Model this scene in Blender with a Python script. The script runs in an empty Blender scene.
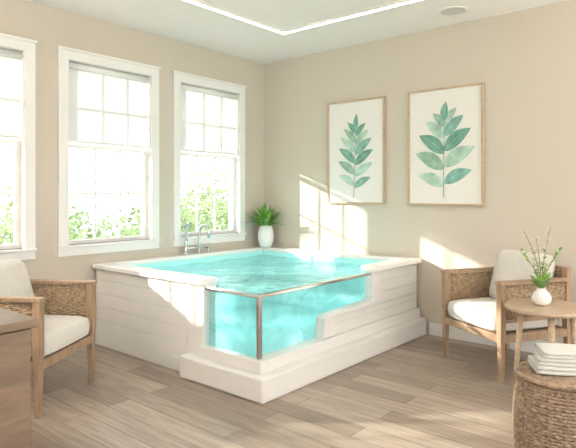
import bpy, bmesh, math, random
from mathutils import Vector, Matrix, Quaternion
random.seed(7)
C = bpy.context.scene.collection
S = bpy.context.scene
S.view_settings.view_transform = 'Standard'
S.view_settings.look = 'None'
pi = math.pi

# ------------------------------------------------------------ materials
def mat(name, col, rough=0.5, metal=0.0, var=0.06, scale=8.0, bump=0.0, bscale=60.0, alpha=1.0,
        emit=None, es=0.0, spec=0.5, stretch=None, sheen=0.0, sss=0.0):
    m = bpy.data.materials.new(name); m.use_nodes = True
    nt = m.node_tree; N = nt.nodes; L = nt.links
    b = N['Principled BSDF']
    tc = N.new('ShaderNodeTexCoord')
    src = tc.outputs['Object']
    if stretch:
        mp = N.new('ShaderNodeMapping'); mp.inputs['Scale'].default_value = stretch
        L.new(src, mp.inputs['Vector']); src = mp.outputs['Vector']
    nz = N.new('ShaderNodeTexNoise'); nz.inputs['Scale'].default_value = scale; nz.inputs['Detail'].default_value = 5
    L.new(src, nz.inputs['Vector'])
    cr = N.new('ShaderNodeValToRGB')
    cr.color_ramp.elements[0].position = 0.3; cr.color_ramp.elements[1].position = 0.7
    cr.color_ramp.elements[0].color = tuple(max(0, c*(1-var)) for c in col)+(1,)
    cr.color_ramp.elements[1].color = tuple(min(1, c*(1+var)) for c in col)+(1,)
    L.new(nz.outputs['Fac'], cr.inputs['Fac']); L.new(cr.outputs['Color'], b.inputs['Base Color'])
    b.inputs['Roughness'].default_value = rough; b.inputs['Metallic'].default_value = metal
    b.inputs['Alpha'].default_value = alpha
    b.inputs['Specular IOR Level'].default_value = spec
    if sheen: b.inputs['Sheen Weight'].default_value = sheen
    if emit:
        b.inputs['Emission Color'].default_value = emit+(1,); b.inputs['Emission Strength'].default_value = es
    if bump:
        n2 = N.new('ShaderNodeTexNoise'); n2.inputs['Scale'].default_value = bscale
        L.new(src, n2.inputs['Vector'])
        bp = N.new('ShaderNodeBump'); bp.inputs['Strength'].default_value = bump; bp.inputs['Distance'].default_value = 0.01
        L.new(n2.outputs['Fac'], bp.inputs['Height']); L.new(bp.outputs['Normal'], b.inputs['Normal'])
    return m

M_wall = mat('wall_paint', (0.61,0.56,0.48), 0.9, var=0.015, scale=2, bump=0.05, bscale=300)
M_ceil = mat('ceiling_paint', (0.92,0.88,0.855), 0.9, var=0.01)
M_white = mat('white_trim', (0.85,0.845,0.83), 0.45, var=0.01)
M_acr = mat('white_acrylic', (0.86,0.845,0.82), 0.22, var=0.01)
M_panel = mat('white_panel', (0.80,0.785,0.76), 0.38, var=0.02, scale=5)
M_liner = mat('tub_liner', (0.46,0.88,0.88), 0.35, var=0.03)
M_chrome = mat('chrome', (0.70,0.73,0.76), 0.15, metal=1.0, var=0.01)
M_wood = mat('chair_wood', (0.32,0.215,0.135), 0.5, var=0.25, scale=6, stretch=(8,8,1))
M_wicker = mat('wicker', (0.42,0.305,0.195), 0.75, var=0.35, scale=45)
M_basket = mat('basket_wicker', (0.30,0.215,0.15), 0.8, var=0.4, scale=50)
M_oak = mat('oak_frame', (0.52,0.40,0.28), 0.5, var=0.15, scale=10, stretch=(1,1,6))
M_table = mat('table_oak', (0.46,0.345,0.24), 0.42, var=0.16, scale=5, stretch=(1,8,8))
M_cab = mat('cabinet_wood', (0.20,0.14,0.095), 0.5, var=0.18, scale=5, stretch=(6,1,6))
M_cush = mat('cream_fabric', (0.72,0.69,0.635), 0.95, var=0.04, scale=20, bump=0.35, bscale=350, sheen=0.2)
M_towel = mat('towel', (0.80,0.785,0.75), 1.0, var=0.03, bump=0.8, bscale=250, sheen=0.2)
M_cer = mat('white_ceramic', (0.86,0.85,0.83), 0.25, var=0.01)
M_paper = mat('paper', (0.83,0.815,0.78), 0.9, var=0.01)
M_leafs = [mat('art_leaf_%d'%i, c, 0.9, var=0.3, scale=14) for i, c in enumerate(
    [(0.16,0.36,0.28),(0.30,0.48,0.38),(0.42,0.60,0.50),(0.22,0.44,0.38)])]
M_rib = mat('art_rib', (0.55,0.68,0.58), 0.9)
M_green = mat('plant_green', (0.13,0.32,0.06), 0.45, var=0.35, scale=20)
M_green2 = mat('plant_green_light', (0.28,0.48,0.11), 0.5, var=0.3, scale=20)
M_stem = mat('twig_stem', (0.30,0.25,0.12), 0.7, var=0.2)
M_bud = mat('blossom', (0.90,0.87,0.80), 0.6)
M_soil = mat('soil', (0.08,0.05,0.03), 1.0, var=0.5, scale=60, bump=1)
M_led = mat('led', (1,1,1), 0.5, emit=(1,0.97,0.9), es=6.0)
M_grille = mat('speaker_grille', (0.68,0.66,0.63), 0.7, var=0.2, scale=300)
M_ground = mat('outdoor_ground', (0.50,0.50,0.38), 1.0, var=0.2, scale=3)
M_dark = mat('dark_gap', (0.10,0.08,0.06), 0.9)

def foliage(name, col):
    m = bpy.data.materials.new(name); m.use_nodes=True
    nt=m.node_tree;N=nt.nodes;L=nt.links
    for n in list(N): N.remove(n)
    o=N.new('ShaderNodeOutputMaterial'); d=N.new('ShaderNodeBsdfDiffuse'); t=N.new('ShaderNodeBsdfTranslucent')
    mx=N.new('ShaderNodeMixShader'); mx.inputs[0].default_value=0.5
    tc=N.new('ShaderNodeTexCoord'); nz=N.new('ShaderNodeTexNoise'); nz.inputs['Scale'].default_value=3
    cr=N.new('ShaderNodeValToRGB')
    cr.color_ramp.elements[0].position=.35; cr.color_ramp.elements[1].position=.65
    cr.color_ramp.elements[0].color=tuple(c*0.7 for c in col)+(1,); cr.color_ramp.elements[1].color=tuple(min(1,c*1.35) for c in col)+(1,)
    L.new(tc.outputs['Object'],nz.inputs['Vector']);L.new(nz.outputs['Fac'],cr.inputs['Fac'])
    L.new(cr.outputs[0],d.inputs[0]);L.new(cr.outputs[0],t.inputs[0])
    L.new(d.outputs[0],mx.inputs[1]);L.new(t.outputs[0],mx.inputs[2]);L.new(mx.outputs[0],o.inputs[0])
    return m
M_hedge=foliage('hedge_leaves',(0.34,0.43,0.24))

def mix_transparent(name, tcol, fac_transp, kind='glass', dcol=(0.74,0.74,0.73)):
    m = bpy.data.materials.new(name); m.use_nodes=True
    nt=m.node_tree;N=nt.nodes;L=nt.links
    for n in list(N): N.remove(n)
    o=N.new('ShaderNodeOutputMaterial'); tr=N.new('ShaderNodeBsdfTransparent'); tr.inputs[0].default_value=tcol+(1,)
    mx=N.new('ShaderNodeMixShader')
    if kind=='glass':
        g=N.new('ShaderNodeBsdfGlossy'); g.inputs['Roughness'].default_value=0.02
        f=N.new('ShaderNodeLayerWeight'); f.inputs['Blend'].default_value=0.5
        pw=N.new('ShaderNodeMath');pw.operation='POWER';pw.inputs[1].default_value=5
        ml=N.new('ShaderNodeMath');ml.operation='MULTIPLY_ADD';ml.inputs[1].default_value=.8;ml.inputs[2].default_value=.03
        L.new(f.outputs['Facing'],pw.inputs[0]);L.new(pw.outputs[0],ml.inputs[0])
        L.new(ml.outputs[0],mx.inputs[0]); L.new(tr.outputs[0],mx.inputs[1]); L.new(g.outputs[0],mx.inputs[2])
    else:
        d=N.new('ShaderNodeBsdfDiffuse'); t=N.new('ShaderNodeBsdfTranslucent')
        tc=N.new('ShaderNodeTexCoord'); nz=N.new('ShaderNodeTexNoise'); nz.inputs['Scale'].default_value=200
        cr=N.new('ShaderNodeValToRGB'); cr.color_ramp.elements[0].color=tuple(c*.97 for c in dcol)+(1,); cr.color_ramp.elements[1].color=dcol+(1,)
        L.new(tc.outputs['Object'],nz.inputs['Vector']);L.new(nz.outputs['Fac'],cr.inputs[0]);L.new(cr.outputs[0],t.inputs[0])
        d.inputs[0].default_value=(.85,.85,.84,1)
        m2=N.new('ShaderNodeMixShader'); m2.inputs[0].default_value=0.5
        L.new(d.outputs[0],m2.inputs[1]);L.new(t.outputs[0],m2.inputs[2])
        mx.inputs[0].default_value=fac_transp
        L.new(m2.outputs[0],mx.inputs[1]);L.new(tr.outputs[0],mx.inputs[2])
    L.new(mx.outputs[0],o.inputs[0])
    return m
M_glass = mix_transparent('window_glass',(0.98,1,0.99),0)
M_tubglass = mix_transparent('tub_glass',(0.96,1,1),0)
M_shade = mix_transparent('shade_fabric',(1,1,1),0.07,'fabric')

# water
M_water = bpy.data.materials.new('water'); M_water.use_nodes=True
nt=M_water.node_tree;N=nt.nodes;L=nt.links;b=N['Principled BSDF']
tc=N.new('ShaderNodeTexCoord'); n1=N.new('ShaderNodeTexNoise'); n1.inputs['Scale'].default_value=5; n1.inputs['Detail'].default_value=3; n1.inputs['Distortion'].default_value=1.5
L.new(tc.outputs['Object'],n1.inputs['Vector'])
cr=N.new('ShaderNodeValToRGB'); cr.color_ramp.elements[0].position=.3;cr.color_ramp.elements[1].position=.75
cr.color_ramp.elements[0].color=(0.20,0.62,0.64,1);cr.color_ramp.elements[1].color=(0.46,0.86,0.86,1)
L.new(n1.outputs['Fac'],cr.inputs[0]);L.new(cr.outputs[0],b.inputs['Base Color'])
bp=N.new('ShaderNodeBump');bp.inputs['Strength'].default_value=0.7;bp.inputs['Distance'].default_value=0.035
L.new(n1.outputs['Fac'],bp.inputs['Height']);L.new(bp.outputs[0],b.inputs['Normal'])
b.inputs['Roughness'].default_value=0.07;b.inputs['Alpha'].default_value=0.5;b.inputs['IOR'].default_value=1.33

# floor planks
M_floor=bpy.data.materials.new('oak_planks');M_floor.use_nodes=True
nt=M_floor.node_tree;N=nt.nodes;L=nt.links;b=N['Principled BSDF']
tc=N.new('ShaderNodeTexCoord')
br=N.new('ShaderNodeTexBrick');br.offset=0.37;br.inputs['Scale'].default_value=1;br.inputs['Brick Width'].default_value=1.35
br.inputs['Row Height'].default_value=0.15;br.inputs['Mortar Size'].default_value=0.0024;br.inputs['Mortar Smooth'].default_value=0.3
br.inputs['Color1'].default_value=(0.42,0.355,0.295,1);br.inputs['Color2'].default_value=(0.235,0.185,0.148,1);br.inputs['Mortar'].default_value=(0.11,0.085,0.065,1)
L.new(tc.outputs['Object'],br.inputs['Vector'])
mp=N.new('ShaderNodeMapping');mp.inputs['Scale'].default_value=(1.2,14,1);L.new(tc.outputs['Object'],mp.inputs['Vector'])
nz=N.new('ShaderNodeTexNoise');nz.inputs['Scale'].default_value=2.5;nz.inputs['Detail'].default_value=8;nz.inputs['Distortion'].default_value=0.6
L.new(mp.outputs[0],nz.inputs['Vector'])
cr=N.new('ShaderNodeValToRGB');cr.color_ramp.elements[0].position=.3;cr.color_ramp.elements[1].position=.7
cr.color_ramp.elements[0].color=(0.72,0.70,0.68,1);cr.color_ramp.elements[1].color=(1.14,1.12,1.10,1)
L.new(nz.outputs['Fac'],cr.inputs[0])
mx=N.new('ShaderNodeMixRGB');mx.blend_type='MULTIPLY';mx.inputs[0].default_value=1
L.new(br.outputs['Color'],mx.inputs[1]);L.new(cr.outputs[0],mx.inputs[2]);L.new(mx.outputs[0],b.inputs['Base Color'])
b.inputs['Roughness'].default_value=0.38
bp=N.new('ShaderNodeBump');bp.inputs['Strength'].default_value=0.25;bp.inputs['Distance'].default_value=0.004;bp.invert=True
L.new(br.outputs['Fac'],bp.inputs['Height']);L.new(bp.outputs[0],b.inputs['Normal'])

# ------------------------------------------------------------ geometry helpers
def finish(name, bm, mats, smooth=False):
    me=bpy.data.meshes.new(name)
    bmesh.ops.recalc_face_normals(bm, faces=bm.faces[:])
    bm.to_mesh(me);bm.free()
    o=bpy.data.objects.new(name,me);C.objects.link(o)
    for m in (mats if isinstance(mats,(list,tuple)) else [mats]): me.materials.append(m)
    if smooth:
        for p in me.polygons:p.use_smooth=True
    return o
def addbevel(o,w,seg=2):
    md=o.modifiers.new('bevel','BEVEL');md.width=w;md.segments=seg;md.limit_method='ANGLE';md.angle_limit=math.radians(40)
    return o
def bm_box(bm,x0,x1,y0,y1,z0,z1,mi=0):
    v=[bm.verts.new((x,y,z)) for x in (x0,x1) for y in (y0,y1) for z in (z0,z1)]
    for f in ((0,1,3,2),(4,6,7,5),(0,4,5,1),(2,3,7,6),(0,2,6,4),(1,5,7,3)):
        fc=bm.faces.new([v[i] for i in f]);fc.material_index=mi
def box(name,x0,x1,y0,y1,z0,z1,m,bev=0.0):
    bm=bmesh.new();bm_box(bm,x0,x1,y0,y1,z0,z1);o=finish(name,bm,m)
    if bev:addbevel(o,bev)
    return o
def boxes(name,lst,m,bev=0.0):
    bm=bmesh.new()
    for q in lst:bm_box(bm,*q)
    o=finish(name,bm,m)
    if bev:addbevel(o,bev)
    return o
def prism(name,pts,vec,m,bev=0.0):
    bm=bmesh.new();vec=Vector(vec)
    a=[bm.verts.new(p) for p in pts];c=[bm.verts.new(Vector(p)+vec) for p in pts]
    bm.faces.new(a);bm.faces.new(c[::-1])
    n=len(pts)
    for i in range(n):bm.faces.new((a[i],a[(i+1)%n],c[(i+1)%n],c[i]))
    o=finish(name,bm,m)
    if bev:addbevel(o,bev)
    return o
def bm_tube(bm,pts,r,sides=6,closed=False,mi=0):
    pts=[Vector(p) for p in pts];n=len(pts);rings=[]
    for i,p in enumerate(pts):
        if closed:t=pts[(i+1)%n]-pts[i-1]
        else:t=pts[min(i+1,n-1)]-pts[max(i-1,0)]
        t.normalize();up=Vector((0,0,1)) if abs(t.z)<0.95 else Vector((0,1,0))
        if abs(t.z)>=0.6 and abs(t.z)<0.95: up=Vector((0,1,0)) if abs(t.y)<0.5 else Vector((1,0,0))
        if sides>=8: up=Vector((0.31,0.95,0.05))
        a=t.cross(up).normalized();c=a.cross(t).normalized()
        rr=r[i] if isinstance(r,(list,tuple)) else r
        rings.append([bm.verts.new(p+a*rr*math.cos(2*pi*k/sides)+c*rr*math.sin(2*pi*k/sides)) for k in range(sides)])
    m=n if closed else n-1
    for i in range(m):
        A=rings[i];B=rings[(i+1)%n]
        for k in range(sides):
            f=bm.faces.new((A[k],A[(k+1)%sides],B[(k+1)%sides],B[k]));f.smooth=True;f.material_index=mi
    if not closed:
        bm.faces.new(rings[0][::-1]).material_index=mi;bm.faces.new(rings[-1]).material_index=mi
def tube(name,pts,r,m,sides=10,smooth=True):
    bm=bmesh.new();bm_tube(bm,pts,r,sides);return finish(name,bm,m,smooth)
def lathe(name,prof,m,seg=40,cx=0,cy=0,smooth=True):
    bm=bmesh.new();R=[]
    for r,z in prof:
        if r<1e-5:R.append([bm.verts.new((cx,cy,z))])
        else:R.append([bm.verts.new((cx+r*math.cos(2*pi*k/seg),cy+r*math.sin(2*pi*k/seg),z)) for k in range(seg)])
    for A,B in zip(R,R[1:]):
        for k in range(seg):
            k2=(k+1)%seg
            if len(A)==1 and len(B)==1:continue
            if len(A)==1:bm.faces.new((A[0],B[k2],B[k]))
            elif len(B)==1:bm.faces.new((A[k],A[k2],B[0]))
            else:bm.faces.new((A[k],A[k2],B[k2],B[k]))
    return finish(name,bm,m,smooth)
def pillow(name,a,b_,c,m,edge=0.35,pw=6,ex=0.4,rnd=0.06,cuts=12):
    bm=bmesh.new();bmesh.ops.create_cube(bm,size=2)
    bmesh.ops.subdivide_edges(bm,edges=bm.edges[:],cuts=cuts,use_grid_fill=True)
    for v in bm.verts:
        u,w,t=v.co
        f=edge+(1-edge)*max(0,(1-abs(u)**pw)*(1-abs(w)**pw))**ex
        k=1-rnd*(t*t)*max(abs(u),abs(w))**4
        cr=1-0.05*(abs(u)*abs(w))**4
        v.co=Vector((a*u*k*cr,b_*w*k*cr,c*t*f))
    return finish(name,bm,m,True)
def group(name,parts,loc=(0,0,0),rotz=0.0):
    e=bpy.data.objects.new(name,None);C.objects.link(e);e.empty_display_size=0.1
    e.location=loc;e.rotation_euler=(0,0,rotz)
    for p in parts:p.parent=e
    return e
def weave_panel(bm,p0,p1,z0,z1,nrm,rowh=0.012,stake=0.035,r=0.0065,ztop=None):
    p0=Vector(p0);p1=Vector(p1);nrm=Vector(nrm);Ln=(p1-p0).length
    ns=max(2,round(Ln/stake));rows=int((z1-z0)/rowh)
    for j in range(rows):
        z=z0+rowh*(j+.5);pts=[]
        n=ns*4
        for i in range(n+1):
            t=i/n;p=p0.lerp(p1,t);off=0.006*math.sin(pi*ns*t+(pi if j%2 else 0)+pi/2)
            pts.append((p.x+nrm.x*off,p.y+nrm.y*off,z))
        bm_tube(bm,pts,r,4)
    for i in range(ns+1):
        p=p0.lerp(p1,i/ns);bm_tube(bm,[(p.x,p.y,z0),(p.x,p.y,z1)],0.006,5)

# ------------------------------------------------------------ room shell
H=2.8;XR=6.4;YN=-6.5
box('floor',-0.02,XR,YN,0.15,-0.08,0.0,M_floor)
box('ceiling',-0.16,XR+.15,YN-.15,0.15,H,H+0.1,M_ceil)
box('wall_back',-0.15,XR+.15,0.0,0.15,0,H,M_wall)
box('wall_near',-0.15,XR+.15,YN-.15,YN,0,H,M_wall)
boxes('wall_right',[(XR,XR+.15,YN,-5.9,0,H),(XR,XR+.15,-0.5,0,0,H),(XR,XR+.15,-5.9,-0.5,2.6,H)],M_wall)  # unseen wall, wide opening made to let sky fill light in
wins=[(-3.66,-2.67),(-2.48,-1.49),(-1.315,-0.33),(-4.85,-3.86)]  # last window is out of view, added for extra fill light
cz0,cz1=0.775,2.485;cw=0.085
ops=sorted([(a+cw-.01,b-cw+.01) for a,b in wins]);oz0,oz1=cz0+cw-.01,cz1-cw+.01
segs=[];yy=YN
for a,b in ops:
    segs.append((-.15,0,yy,a,0,H));segs.append((-.15,0,a,b,0,oz0));segs.append((-.15,0,a,b,oz1,H));yy=b
segs.append((-.15,0,yy,0,0,H))
boxes('wall_left',segs,M_wall)
for i,(a,b) in enumerate(wins):
    P=[]
    fr=[(0.0,.022,a,a+cw,cz0+cw,cz1-cw),(0.0,.022,b-cw,b,cz0+cw,cz1-cw),(0.0,.022,a,b,cz1-cw,cz1),(0.0,.022,a,b,cz0,cz0+cw)]
    P.append(boxes('casing',fr,M_white,0.002))
    P.append(box('cornice',0.001,.035,a-.01,b+.01,cz1-.012,cz1+.01,M_white,.004))
    P.append(box('sill',-.10,.04,a-.005,b+.005,cz0+cw-.02,cz0+cw+.002,M_white,.005))
    ya,yb=a+cw-.01,b-cw+.01
    P.append(boxes('jamb',[(-.15,-.001,ya,ya+.012,oz0,oz1),(-.15,-.001,yb-.012,yb,oz0,oz1),(-.15,-.001,ya+.012,yb-.012,oz1-.012,oz1),(-.15,-.001,ya+.012,yb-.012,oz0,oz0+.012)],M_white))
    zm=1.70;st=.036
    ia,ib=ya+.012,yb-.012;bz,tz=oz0+.012,oz1-.012
    L1=[]
    for (x0,x1,q0,q1) in ((-.085,-.055,bz,zm+.018),(-.12,-.09,zm-.018,tz)):
        L1+=[(x0,x1,ia,ia+st,q0,q1),(x0,x1,ib-st,ib,q0,q1),(x0,x1,ia+st,ib-st,q0,q0+st),(x0,x1,ia+st,ib-st,q1-st,q1)]
        ga,gb=ia+st,ib-st
        for k in (1,2):
            yk=ga+(gb-ga)*k/3;L1.append((x0+.006,x1-.006,yk-.009,yk+.009,q0+st,q1-st))
        zk=(q0+q1)/2;L1.append((x0+.007,x1-.007,ga,gb,zk-.009,zk+.009))
    P.append(boxes('sash',L1,M_white))
    P.append(boxes('glass',[(-.072,-.068,ia+st,ib-st,bz+st,zm-.018),(-.107,-.103,ia+st,ib-st,zm+.018,tz-st)],M_glass))
    P.append(box('roller_shade',-.032,-.030,ia+.004,ib-.004,1.735,tz-.03,M_shade))
    P.append(box('shade_hem_bar',-.038,-.024,ia+.004,ib-.004,1.72,1.74,M_white,.003))
    bm=bmesh.new();bm_tube(bm,[(-.035,ia+.002,tz-.035),(-.035,ib-.002,tz-.035)],.028,12)
    P.append(finish('shade_roller',bm,M_white,True))
    group('window_%d'%(i+1),P)
box('baseboard_left',0,.016,YN,-2.26,0,.11,M_white,.004)
box('baseboard_back',2.07,XR,-.016,0,0,.11,M_white,.004)
# ceiling led
a=.045
boxes('led_strip',[(.96,.96+a,-5.4,-.77,H-.006,H-.001),(.96+a,5.2,-.77-a,-.77,H-.006,H-.001),(5.15,5.2,-5.4,-.77-a,H-.006,H-.001),(.96+a,5.15,-5.4,-5.35,H-.006,H-.001)],M_led)
boxes('trim_1',[(.935,.96,-5.42,-.745,H-.012,H),(.96,5.22,-.77,-.745,H-.012,H),(.96+a,.985+a,-5.35,-.795-a,H-.012,H),(.985+a,5.15,-.795-a,-.77-a,H-.012,H)],M_ceil)
sp=[lathe('ring',[(.10,H-.001),(.10,H-.010),(.125,H-.008),(.13,H-.001)],M_white),lathe('grille',[(0,H-.007),(.10,H-.007)],M_grille)]
for o in sp:o.location=(2.44,-.35,0)
group('ceiling_speaker',sp)

# ------------------------------------------------------------ outside
box('outdoor_ground',-16,16,-14,8,-.5,-.35,M_ground)  # one pale ground slab in place of both lawn and terrace
def shrub(name,cx,cy,rx,ry,zt,n):
    bm=bmesh.new()
    for _ in range(n):
        th=random.uniform(0,2*pi);ph=math.acos(random.uniform(-.1,1))
        k=random.uniform(.55,1.1)*(1+.2*math.sin(3*th+cx*3)*math.sin(4*ph))
        c=Vector((cx+rx*k*math.sin(ph)*math.cos(th),cy+ry*k*math.sin(ph)*math.sin(th),-.1+(zt+.1)*k*math.cos(ph)))
        c.z=max(c.z,-.22)
        q=Quaternion((random.gauss(0,1),random.gauss(0,1),random.gauss(0,1),random.gauss(0,1))).normalized()
        s=random.uniform(.04,.085)
        vs=[bm.verts.new(c+q@Vector(p)*s) for p in ((-1,0,0),(-.2,.45,0),(1,0,0.1),(-.2,-.45,0))]
        bm.faces.new(vs)
    bm_tube(bm,[(cx,cy,-.349),(cx,cy,.5)],.05,6)
    return finish(name,bm,M_hedge)
for (cx,cy,rx,ry,zt) in [(-3.4,-1.0,.9,1.1,.95),(-3.2,.9,.9,1.2,1.15),(-3.8,-2.9,1,1.1,1.2),(-3.5,-4.6,.9,1.2,1.1),(-4.2,2.8,1.1,1.4,1.5),(-5.2,-.2,1.2,1.5,1.3),(-5.5,4.6,1.3,1.7,1.8),(-3.6,-6.5,1,1.3,1.2)]:
    shrub('garden_shrub',cx,cy,rx,ry,zt,2500)

# ------------------------------------------------------------ tub
T=[]
T.append(boxes('plinth_base',[(1.25,2.05,-2.235,-.02,0,.155)],M_panel,.012))
T.append(box('plinth_left',0.02,1.25,-2.16,-2.0,0,.10,M_panel,.006))
T.append(boxes('glass_upstand',[(1.40,1.985,-2.18,-2.115,.155,.235),(1.875,1.985,-2.115,-.02,.155,.235)],M_panel,.006))
zs=[.10,.215,.33,.445,.56,.655]
for k in range(5):
    T.append(box('front_plank_%d'%(k+1),.02,1.24,-2.15,-2.06,zs[k]+.001,zs[k+1]-.001,M_panel,.004))
T.append(box('front_core',.02,1.24,-2.142,-2.05,.0,.655,M_panel))
T.append(box('corner_post_left',1.25,1.43,-2.165,-2.05,.10,.655,M_panel,.008))
T.append(box('post_molding',1.235,1.25,-2.155,-2.05,.10,.655,M_panel,.003))
prof=[(-1.55,.20),(-.02,.20),(-.02,.655),(-.80,.655),(-.82,.44),(-.87,.42),(-1.44,.40),(-1.48,.38),(-1.50,.245)]
T.append(prism('stepped_wall',[(1.885,y,z) for y,z in prof],(.055,0,0),M_panel,.003))
T.append(box('side_plank_1',1.93,1.952,-1.34,-.025,.237,.319,M_panel,.004))
T.append(box('side_plank_2',1.93,1.952,-1.34,-.025,.321,.374,M_panel,.004))
T.append(box('side_plank_3',1.93,1.952,-.68,-.025,.376,.462,M_panel,.004))
T.append(box('side_plank_4',1.93,1.952,-.68,-.025,.464,.557,M_panel,.004))
T.append(box('side_plank_5',1.93,1.952,-.68,-.025,.559,.655,M_panel,.004))
tr=[(-.80,.655),(-.82,.44),(-.87,.42),(-1.44,.40),(-1.48,.38),(-1.50,.238),(-1.35,.238),(-1.35,.375),(-.69,.375),(-.69,.655)]
T.append(prism('stepped_trim',[(1.938,y,z) for y,z in tr],(.032,0,0),M_panel,.008))
rim=[(0.01,-2.19),(1.43,-2.19),(1.43,-2.03),(.16,-2.03),(.16,-.17),(1.83,-.17),(1.83,-.80),(2.0,-.80),(2.0,-.01),(.01,-.01)]
o=prism('rim',[(x,y,.65) for x,y in rim],(0,0,.045),M_acr);addbevel(o,.014,3);T.append(o)
T.append(boxes('basin_liner',[(.10,.16,-2.06,-.13,.10,.66),(.16,1.884,-.20,-.13,.10,.66),(.16,1.41,-2.06,-2.03,.10,.66),(1.85,1.884,-.80,-.20,.18,.66),(.16,1.873,-2.113,-.20,.10,.18)],M_liner))
T.append(boxes('basin_bench',[(.16,.52,-2.03,-.20,.18,.36),(.52,1.85,-.52,-.20,.18,.36)],M_liner,.03))
# water
bm=bmesh.new()
x0,x1,y0,y1=.165,1.882,-2.112,-.205;nx,ny=60,66
G=[[None]*(ny+1) for _ in range(nx+1)]
for i in range(nx+1):
    for j in range(ny+1):
        x=x0+(x1-x0)*i/nx;y=y0+(y1-y0)*j/ny
        if x<1.415 and y<-2.03:y=-2.03
        z=.612+.004*math.sin(9*x+4*y)+.003*math.sin(15*y-7*x+1)+.002*math.sin(23*x+17*y)
        G[i][j]=bm.verts.new((x,y,z))
for i in range(nx):
    for j in range(ny):
        try:
            f=bm.faces.new((G[i][j],G[i+1][j],G[i+1][j+1],G[i][j+1]));f.smooth=True
        except: pass
T.append(finish('water',bm,M_water,True))
bm=bmesh.new()
def skirt(seq):
    pr=None
    for x,y in seq:
        hi=bm.verts.new((x,y,.614));lo=bm.verts.new((x,y,.19))
        if pr:bm.faces.new((pr[0],hi,lo,pr[1]))
        pr=(hi,lo)
skirt([(1.42,-2.112),(1.882,-2.112)]);skirt([(1.882,-2.112),(1.882,-.81)])
T.append(finish('water_body_side',bm,M_water))
# glass
T.append(box('front_glass',1.43,1.93,-2.142,-2.130,.236,.625,M_tubglass))
T.append(prism('side_glass',[(1.90,y,z) for y,z in [(-2.13,.237),(-1.502,.238),(-1.482,.382),(-1.44,.402),(-.87,.422),(-.822,.442),(-.81,.625),(-2.13,.625)]],(.012,0,0),M_tubglass))
T.append(boxes('chrome_rail',[(1.43,1.945,-2.155,-2.125,.622,.645),(1.915,1.945,-2.125,-.80,.622,.645),(1.925,1.955,-2.16,-2.13,.236,.645)],M_chrome,.005))
# faucet set
def arc(cx,cy,z0,h,r,dx,dy,n=14):
    p=[(cx,cy,z0),(cx,cy,z0+h*.5),(cx,cy,z0+h)]
    for k in range(1,n+1):
        a=pi*k/n*1.02
        p.append((cx+dx*r*(1-math.cos(a)),cy+dy*r*(1-math.cos(a)),z0+h+r*math.sin(a)))
    return p
F=[]
ap=arc(.085,-1.05,.69,.22,.065,.9,.15);ap.append((ap[-1][0],ap[-1][1],ap[-1][2]-.05))
F.append(tube('spout',ap,.013,M_chrome))
F.append(lathe('spout_base',[(0,.695),(.03,.695),(.03,.705),(.018,.715),(.016,.76),(0,.76)],M_chrome,24,.085,-1.05))
F.append(lathe('mixer_base',[(0,.695),(.028,.695),(.028,.71),(.017,.72),(.015,.80),(.02,.81),(.02,.84),(0,.845)],M_chrome,24,.085,-1.22))
F.append(tube('hand_shower',[(.085,-1.22,.82),(.085,-1.22,.92),(.088,-1.22,.97),(.11,-1.22,1.0),(.14,-1.22,.995)],[.011,.011,.014,.018,.022],M_chrome))
F.append(lathe('valve_base',[(0,.695),(.024,.695),(.024,.71),(.014,.72),(.014,.75),(0,.752)],M_chrome,24,.085,-.93))
F.append(tube('valve_lever',[(.085,-.93,.745),(.10,-.93,.775),(.13,-.94,.79)],[.008,.007,.006],M_chrome))
F.append(tube('crossbar',[(.085,-1.22,.755),(.085,-1.05,.755),(.085,-.93,.745)],.008,M_chrome))
T+=F
group('walk_in_hydrotherapy_tub',T)

# ------------------------------------------------------------ plants
def leafstrip(bm,base,az,length,width,rise,droop,n=8,mi=0):
    d=Vector((math.cos(az),math.sin(az),0));s=Vector((-math.sin(az),math.cos(az),0));pr=None
    for i in range(n+1):
        t=i/n;p=Vector(base)+d*(length*(t*math.cos(rise)+.15*t*t*droop))+Vector((0,0,length*(t*math.sin(rise)-droop*t*t)))
        w=width*(math.sin(pi*min(1,(t*.85+.12)))**.8)*(1 if t<1 else .05)
        l=bm.verts.new(p-s*w+Vector((0,0,.15*w)));c=bm.verts.new(p);r=bm.verts.new(p+s*w+Vector((0,0,.15*w)))
        if pr:
            for q in ((pr[0],pr[1],c,l),(pr[1],pr[2],r,c)):
                f=bm.faces.new(q);f.material_index=mi;f.smooth=True
        pr=(l,c,r)
px,py=.185,-.17;zb=.696
v=[lathe('vase',[(0,zb),(.055,zb),(.075,zb+.03),(.09,zb+.10),(.088,zb+.17),(.07,zb+.235),(.06,zb+.25),(.053,zb+.25),(.06,zb+.22),(0,zb+.215)],M_cer,36),
   lathe('soil',[(0,zb+.225),(.057,zb+.225)],M_soil,24)]
for o in v:o.location=(px,py,0)
bm=bmesh.new()
for k in range(100):
    az=random.uniform(0,2*pi);rise=random.uniform(.45,1.45)
    ln=random.uniform(.26,.38)
    m=max(-math.cos(az),math.sin(az))
    if m>.1: ln=min(ln,.135/(m*(math.cos(rise)+.06)+.001)*.95)
    leafstrip(bm,(px+.02*math.cos(az),py+.02*math.sin(az),zb+.22),az,ln,random.uniform(.014,.022),rise,random.uniform(.15,.42),mi=random.choice([0,0,1]))
v.append(finish('foliage',bm,[M_green,M_green2],True))
group('potted_plant',v)

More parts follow.
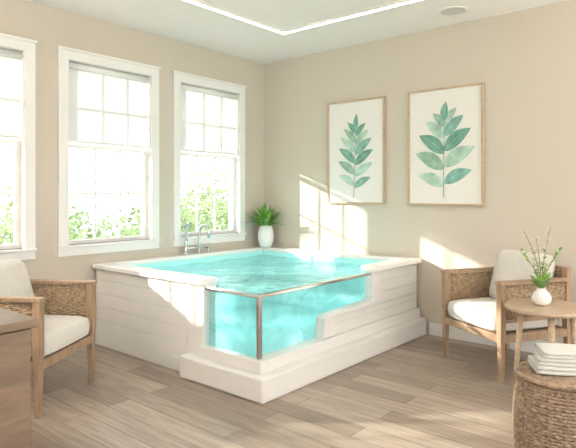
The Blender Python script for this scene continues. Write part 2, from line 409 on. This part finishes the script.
# ------------------------------------------------------------ framed art
def framed(x0,x1,z0,z1,spec,name='framed_botanical_print'):
    P=[];f=.018
    P.append(boxes('frame',[(x0,x0+f,-.034,-.002,z0,z1),(x1-f,x1,-.034,-.002,z0,z1),(x0+f,x1-f,-.034,-.002,z1-f,z1),(x0+f,x1-f,-.034,-.002,z0,z0+f)],M_oak,.002))
    P.append(box('paper',x0+f,x1-f,-.018,-.004,z0+f,z1-f,M_paper))
    bm=bmesh.new();yy=-.0195
    cx=(x0+x1)/2;zb,zt=spec['z']
    def leaf(bx,bz,ang,ln,w,mi,dy):
        d=Vector((math.sin(ang),0,math.cos(ang)));s=Vector((math.cos(ang),0,-math.sin(ang)));n=12
        L_=[];R_=[]
        for i in range(n+1):
            t=i/n;ww=w*math.sin(pi*t**.85)**.85 if 0<t<1 else 0
            cur=.06*ln*math.sin(pi*t)*(1 if ang>0 else -1)
            p=Vector((bx,yy-dy,bz))+d*ln*t-s*cur
            if i in (0,n):
                L_.append(bm.verts.new(p));R_.append(L_[-1])
            else:
                L_.append(bm.verts.new(p-s*ww));R_.append(bm.verts.new(p+s*ww))
        fc=bm.faces.new(L_+R_[1:-1][::-1]);fc.material_index=mi
        r0=.0012;q=[Vector((bx,yy-dy-.0006,bz))+d*ln*t-s*(.06*ln*math.sin(pi*t)*(1 if ang>0 else -1)) for t in (0,.25,.5,.75,.93)]
        for a_,b_ in zip(q,q[1:]):
            bm.faces.new([bm.verts.new(a_-s*r0),bm.verts.new(b_-s*r0),bm.verts.new(b_+s*r0),bm.verts.new(a_+s*r0)]).material_index=4
    k=0
    for (h,ang,ln,w) in spec['leaves']:
        z=zb+(zt-zb)*h;k+=1
        leaf(cx+spec['lean']*(h-.5),z,ang,ln,w,(k*7+k//3)%4,.0002*k)
    for i in range(12):
        h0,h1=i/12,(i+1)/12
        a_=Vector((cx+spec['lean']*(h0-.5),yy-.006,zb+(zt-zb)*h0));b_=Vector((cx+spec['lean']*(h1-.5),yy-.006,zb+(zt-zb)*h1))
        s=Vector((.003,0,0))
        bm.faces.new([bm.verts.new(a_-s),bm.verts.new(b_-s),bm.verts.new(b_+s),bm.verts.new(a_+s)]).material_index=0
    me=bpy.data.meshes.new('leaf_illustration');bm.to_mesh(me);bm.free()
    o=bpy.data.objects.new('leaf_illustration',me);C.objects.link(o)
    for m in M_leafs+[M_rib]:me.materials.append(m)
    P.append(o);group(name,P)
l1=[]
for i,h in enumerate([.14,.29,.44,.58,.71,.83]):
    ln=[.22,.25,.26,.25,.21,.17][i];w=ln*.17
    l1+=[(h,math.radians(62-i*4),ln,w),(h+.03,-math.radians(60-i*4),ln*.97,w)]
l1.append((.92,.05,.16,.028))
framed(.93,1.61,1.19,2.242,{'z':(1.25,2.0),'lean':.03,'leaves':l1})
l2=[]
for i,h in enumerate([.14,.34,.53,.71,.85]):
    ln=[.28,.33,.31,.25,.18][i];w=ln*.2
    l2+=[(h+.03,math.radians(66-i*7),ln,w),(h,-math.radians(68-i*7),ln*.97,w)]
l2.append((.93,.08,.17,.036))
framed(1.86,2.575,1.185,2.247,{'z':(1.26,2.0),'lean':.01,'leaves':l2})

# ------------------------------------------------------------ armchairs
def tleg(bm,x,y,z0,z1,a,b,dx=0,dy=0):
    lo=[bm.verts.new((x+dx+sx*a,y+dy+sy*a,z0)) for sx,sy in ((-1,-1),(1,-1),(1,1),(-1,1))]
    hi=[bm.verts.new((x+sx*b,y+sy*b,z1)) for sx,sy in ((-1,-1),(1,-1),(1,1),(-1,1))]
    bm.faces.new(lo[::-1]);bm.faces.new(hi)
    for i in range(4):bm.faces.new((lo[i],lo[(i+1)%4],hi[(i+1)%4],hi[i]))
def armchair(loc,rot):
    P=[];W=.31;D=.29
    bm=bmesh.new()
    for sx in (-1,1):
        tleg(bm,sx*W,-D,0,.40,.014,.024);bm_box(bm,sx*W-.024,sx*W+.024,-D-.024,-D+.024,.40,.665)
        tleg(bm,sx*W,D,0,.40,.014,.024,0,.02);bm_box(bm,sx*W-.022,sx*W+.022,D-.022,D+.022,.40,.74)
        bm_box(bm,sx*W-.03,sx*W+.03,-D-.03,D,.665,.69)
        bm_box(bm,sx*W-.014,sx*W+.014,-D,D,.405,.43)
        bm_box(bm,sx*W-.018,sx*W+.018,-D,D,.27,.325)
    bm_box(bm,-W,W,-D-.018,-D+.018,.27,.325);bm_box(bm,-W,W,D-.018,D+.018,.27,.325)
    bm_box(bm,-W-.022,W+.022,D-.022,D+.022,.74,.765);bm_box(bm,-W,W,D-.014,D+.014,.405,.43)
    bm_box(bm,-W,W,-D,D,.30,.318)
    P.append(addbevel(finish('wood_frame',bm,M_wood),.004))
    bm=bmesh.new()
    for sx in (-1,1):
        weave_panel(bm,(sx*W,-D+.022,0),(sx*W,D-.02,0),.43,.665,(1,0,0))
    weave_panel(bm,(-W+.02,D,0),(W-.02,D,0),.43,.74,(0,1,0))
    P.append(finish('wicker_panels',bm,M_wicker))
    c=pillow('seat_cushion',.28,.30,.075,M_cush,edge=.72,rnd=.03);c.location=(0,-.02,.395);P.append(c)
    c=pillow('back_cushion',.275,.215,.085,M_cush,edge=.25);c.rotation_euler=(math.radians(74),0,0);c.location=(0,.165,.64);P.append(c)
    return group('wicker_armchair',P,loc,rot)
armchair((.785,-3.10,0),math.radians(122.7))
armchair((2.90,-.49,0),math.radians(-30))

# ------------------------------------------------------------ side table
tx,ty=3.345,-.985
P=[lathe('top',[(0,.555),(.245,.555),(.253,.56),(.256,.57),(.253,.58),(.245,.583),(0,.583)],M_table,64,smooth=False)]
bm=bmesh.new()
for k in range(3):
    a=2*pi*k/3+pi*.95
    c,s=math.cos(a),math.sin(a)
    bm_tube(bm,[(.22*c,.22*s,0),(.17*c,.17*s,.555)],[.013,.02],12)
    bm_tube(bm,[(0,0,.53),(.175*c,.175*s,.53)],.014,8)
P.append(finish('legs',bm,M_table))
group('round_side_table',P,(tx,ty,0))
vx,vy,vz=3.31,-1.0,.584
P=[lathe('vase',[(0,0),(.035,0),(.055,.02),(.06,.047),(.05,.075),(.030,.092),(.027,.104),(.031,.11),(.024,.108),(.022,.085),(0,.08)],M_cer,32)]
bm=bmesh.new()
stems=[(.6,.50,.03),(2.3,.47,-.10),(1.3,.34,.10),(3.6,.34,-.10),(5.0,.26,.03),(4.2,.42,-.01)]
for az,h,lean in stems:
    rr=Vector((.76,.645,0))*lean+Vector((math.cos(az),math.sin(az),0))*.03
    pts=[Vector((0,0,.085))+rr*(t**1.8)+Vector((0,0,(h-.085)*t)) for t in [i/10 for i in range(11)]]
    bm_tube(bm,pts,[.0036-.0018*i/10 for i in range(11)],5,mi=0)
    for i in range(4,11):
        q=pts[i]
        if i>=7 and h>.4:
            for _ in range(2):
                cc=q+Vector((random.uniform(-.018,.018),random.uniform(-.018,.018),random.uniform(-.01,.01)))
                bm_tube(bm,[q,cc],.001,3,mi=0)
                for pz in range(5):
                    leafstrip(bm,cc,2*pi*pz/5,.015,.0065,.5,.3,3,mi=3)
        else:
            for _ in range(2):
                leafstrip(bm,q,random.uniform(0,2*pi),random.uniform(.03,.055),.009,random.uniform(.2,1),.2,4,mi=random.choice([2,2,1]))
for k in range(16):
    a2=2*pi*k/16;leafstrip(bm,(0,0,.095),a2,random.uniform(.10,.19),.02,random.uniform(.7,1.4),.28,7,mi=random.choice([1,1,2]))
P.append(finish('sprigs',bm,[M_stem,M_green,M_green2,M_bud],True))
group('vase_with_sprigs',P,(vx,vy,vz))

# ------------------------------------------------------------ wicker basket + towels
bm=bmesh.new();hb=.42
def rad(z):
    t=z/hb;return .170+.04*math.sin(pi*min(1,t*.62+.25))
ns=36
for j in range(27):
    z=.012+j*.0152;pts=[]
    for i in range(ns*4):
        th=2*pi*i/(ns*4);off=.006*math.cos(ns*th+(pi if j%2 else 0));r=rad(z)+off
        pts.append((r*math.cos(th),r*math.sin(th),z))
    bm_tube(bm,pts,.0085,5,closed=True)
for i in range(ns):
    th=2*pi*i/ns
    bm_tube(bm,[(rad(z)*math.cos(th),rad(z)*math.sin(th),z) for z in (0.005,.1,.2,.3,.41)],.006,5)
for k in range(14):
    r=.012+k*.014;n=max(12,int(10+k*6));zz=hb+.002+.006*(1-(k/13)**2)
    pts=[(r*math.cos(2*pi*i/n),r*math.sin(2*pi*i/n),zz+.0025*math.cos(pi*i+k)) for i in range(n)]
    bm_tube(bm,pts,.0088,5,closed=True)
bm_tube(bm,[(.200*math.cos(2*pi*i/64),.200*math.sin(2*pi*i/64),hb-.002) for i in range(64)],.013,8,closed=True)
P=[finish('woven_body',bm,M_basket)]
P.append(lathe('inner',[(0,.006),(.155,.006),(.188,.2),(.183,hb-.006),(0,hb-.006)],M_dark,32))
bx,by=3.63,-1.825
group('wicker_basket',P,(bx,by,0))
def towel(name,w,d,h,z,dx=0,rz=0):
    bm=bmesh.new();layers=2;t=h/layers
    for k in range(layers):
        zc=z+t*(k+.5);prof=[];R=t*.49
        for i in range(9):
            a=pi/2+pi*i/8;prof.append((-d/2+R+R*math.cos(a),zc+R*math.sin(a)))
        for i in range(9):
            a=-pi/2+pi*i/8;prof.append((d/2-R+R*math.cos(a),zc+R*math.sin(a)))
        nseg=10;rings=[]
        for s in range(nseg+1):
            u=-1+2*s/nseg;sc=1-.12*abs(u)**8
            rings.append([bm.verts.new((u*w/2,y*(1-.02*abs(u)**6)+.002*math.sin(5*u+k),zc+(zz-zc)*sc)) for y,zz in prof])
        for A,B in zip(rings,rings[1:]):
            for i in range(len(A)):bm.faces.new((A[i],A[(i+1)%len(A)],B[(i+1)%len(A)],B[i]))
        bm.faces.new(rings[0]);bm.faces.new(rings[-1][::-1])
    o=finish(name,bm,M_towel,True);o.rotation_euler=(0,0,rz);o.location=(dx,0,0);return o
P=[towel('towel_bottom',.27,.20,.038,0,0,.05),towel('towel_middle',.255,.19,.036,.038,.008,-.04),towel('towel_top',.235,.18,.032,.074,0.012,.08)]
group('folded_towel_stack',P,(bx+.0,by+.01,hb+.018),math.radians(25))

# ------------------------------------------------------------ cabinet left
P=[]
X0,X1,Y0,Y1=1.36,1.98,-4.7,-3.59
P.append(box('top',X0-.01,X1+.01,Y0-.01,Y1+.01,.715,.75,M_cab,.004))
P.append(box('carcass',X0,X1-.02,Y0,Y1-.01,.08,.715,M_cab))
P.append(box('toe_kick',X0+.03,X1-.05,Y0+.03,Y1-.04,0,.08,M_dark))
for k,(a,b) in enumerate([(Y0+.005,-4.15),(-4.144,Y1-.015)]):
    P.append(box('cabinet_door_%d'%(k+1),X1-.02,X1-.002,a,b,.085,.708,M_cab,.003))
    P.append(tube('handle_%d'%(k+1),[(X1-.002,(a+b)/2-.05,.66),(X1+.02,(a+b)/2-.05,.66),(X1+.02,(a+b)/2+.05,.66),(X1-.002,(a+b)/2+.05,.66)],.005,M_chrome))
group('wood_cabinet',P)

# ------------------------------------------------------------ torchiere-shaped fill lights, added in unseen corners to brighten the room
for (lx,ly) in [(5.9,-6.1),(.6,-6.1),(6.0,-.35)]:
    P=[lathe('base',[(0,0),(.14,0),(.14,.02),(.02,.03),(.012,.05),(.012,1.72),(0,1.72)],M_chrome,24),
       lathe('bowl',[(0,1.70),(.06,1.71),(.13,1.76),(.16,1.82),(.155,1.82),(.12,1.765),(.05,1.72),(0,1.715)],M_cer,32)]
    ld=bpy.data.lights.new('fill_uplight','AREA');ld.shape='DISK';ld.size=.22;ld.energy=140;ld.color=(1,.97,.93)
    lo=bpy.data.objects.new('fill_uplight',ld);C.objects.link(lo);lo.location=(0,0,1.83);lo.rotation_euler=(pi,0,0)
    P.append(lo);group('fill_torchiere',P,(lx,ly,0))

# ------------------------------------------------------------ lights / world / camera
sd=bpy.data.lights.new('sun','SUN');sd.energy=10;sd.angle=math.radians(1.3);sd.color=(1,.92,.81)
so=bpy.data.objects.new('sun',sd);C.objects.link(so);so.location=(-5,-5,6)
so.rotation_euler=Vector((1.25,1,-.472)).to_track_quat('-Z','Y').to_euler()
for k,(x,y) in enumerate([(1.2,-1.7),(1.3,-1.0),(.75,-1.4)]):
    l=bpy.data.lights.new('underwater_light_%d'%k,'POINT');l.energy=2.5;l.color=(.85,1,1);l.shadow_soft_size=.08
    o=bpy.data.objects.new('underwater_light_%d'%k,l);C.objects.link(o);o.location=(x,y,.40);o.parent=bpy.data.objects['walk_in_hydrotherapy_tub']
w=bpy.data.worlds.new('world');S.world=w;w.use_nodes=True
N=w.node_tree.nodes;L=w.node_tree.links;bg=N['Background']
tc=N.new('ShaderNodeTexCoord');sx=N.new('ShaderNodeSeparateXYZ');cr=N.new('ShaderNodeValToRGB')
L.new(tc.outputs['Generated'],sx.inputs[0]);L.new(sx.outputs['Z'],cr.inputs[0])
cr.color_ramp.elements[0].color=(1,.985,.96,1);cr.color_ramp.elements[1].color=(.92,.96,1,1);cr.color_ramp.elements[1].position=.6
L.new(cr.outputs[0],bg.inputs[0]);bg.inputs['Strength'].default_value=3.3
cd=bpy.data.cameras.new('camera');co=bpy.data.objects.new('camera',cd);C.objects.link(co)
cd.sensor_width=36;cd.lens=34.25;cd.shift_y=-29/576;cd.clip_start=.05
co.location=(4.323,-4.683,1.28);co.rotation_euler=(math.radians(90),0,math.radians(40.2))
S.camera=co
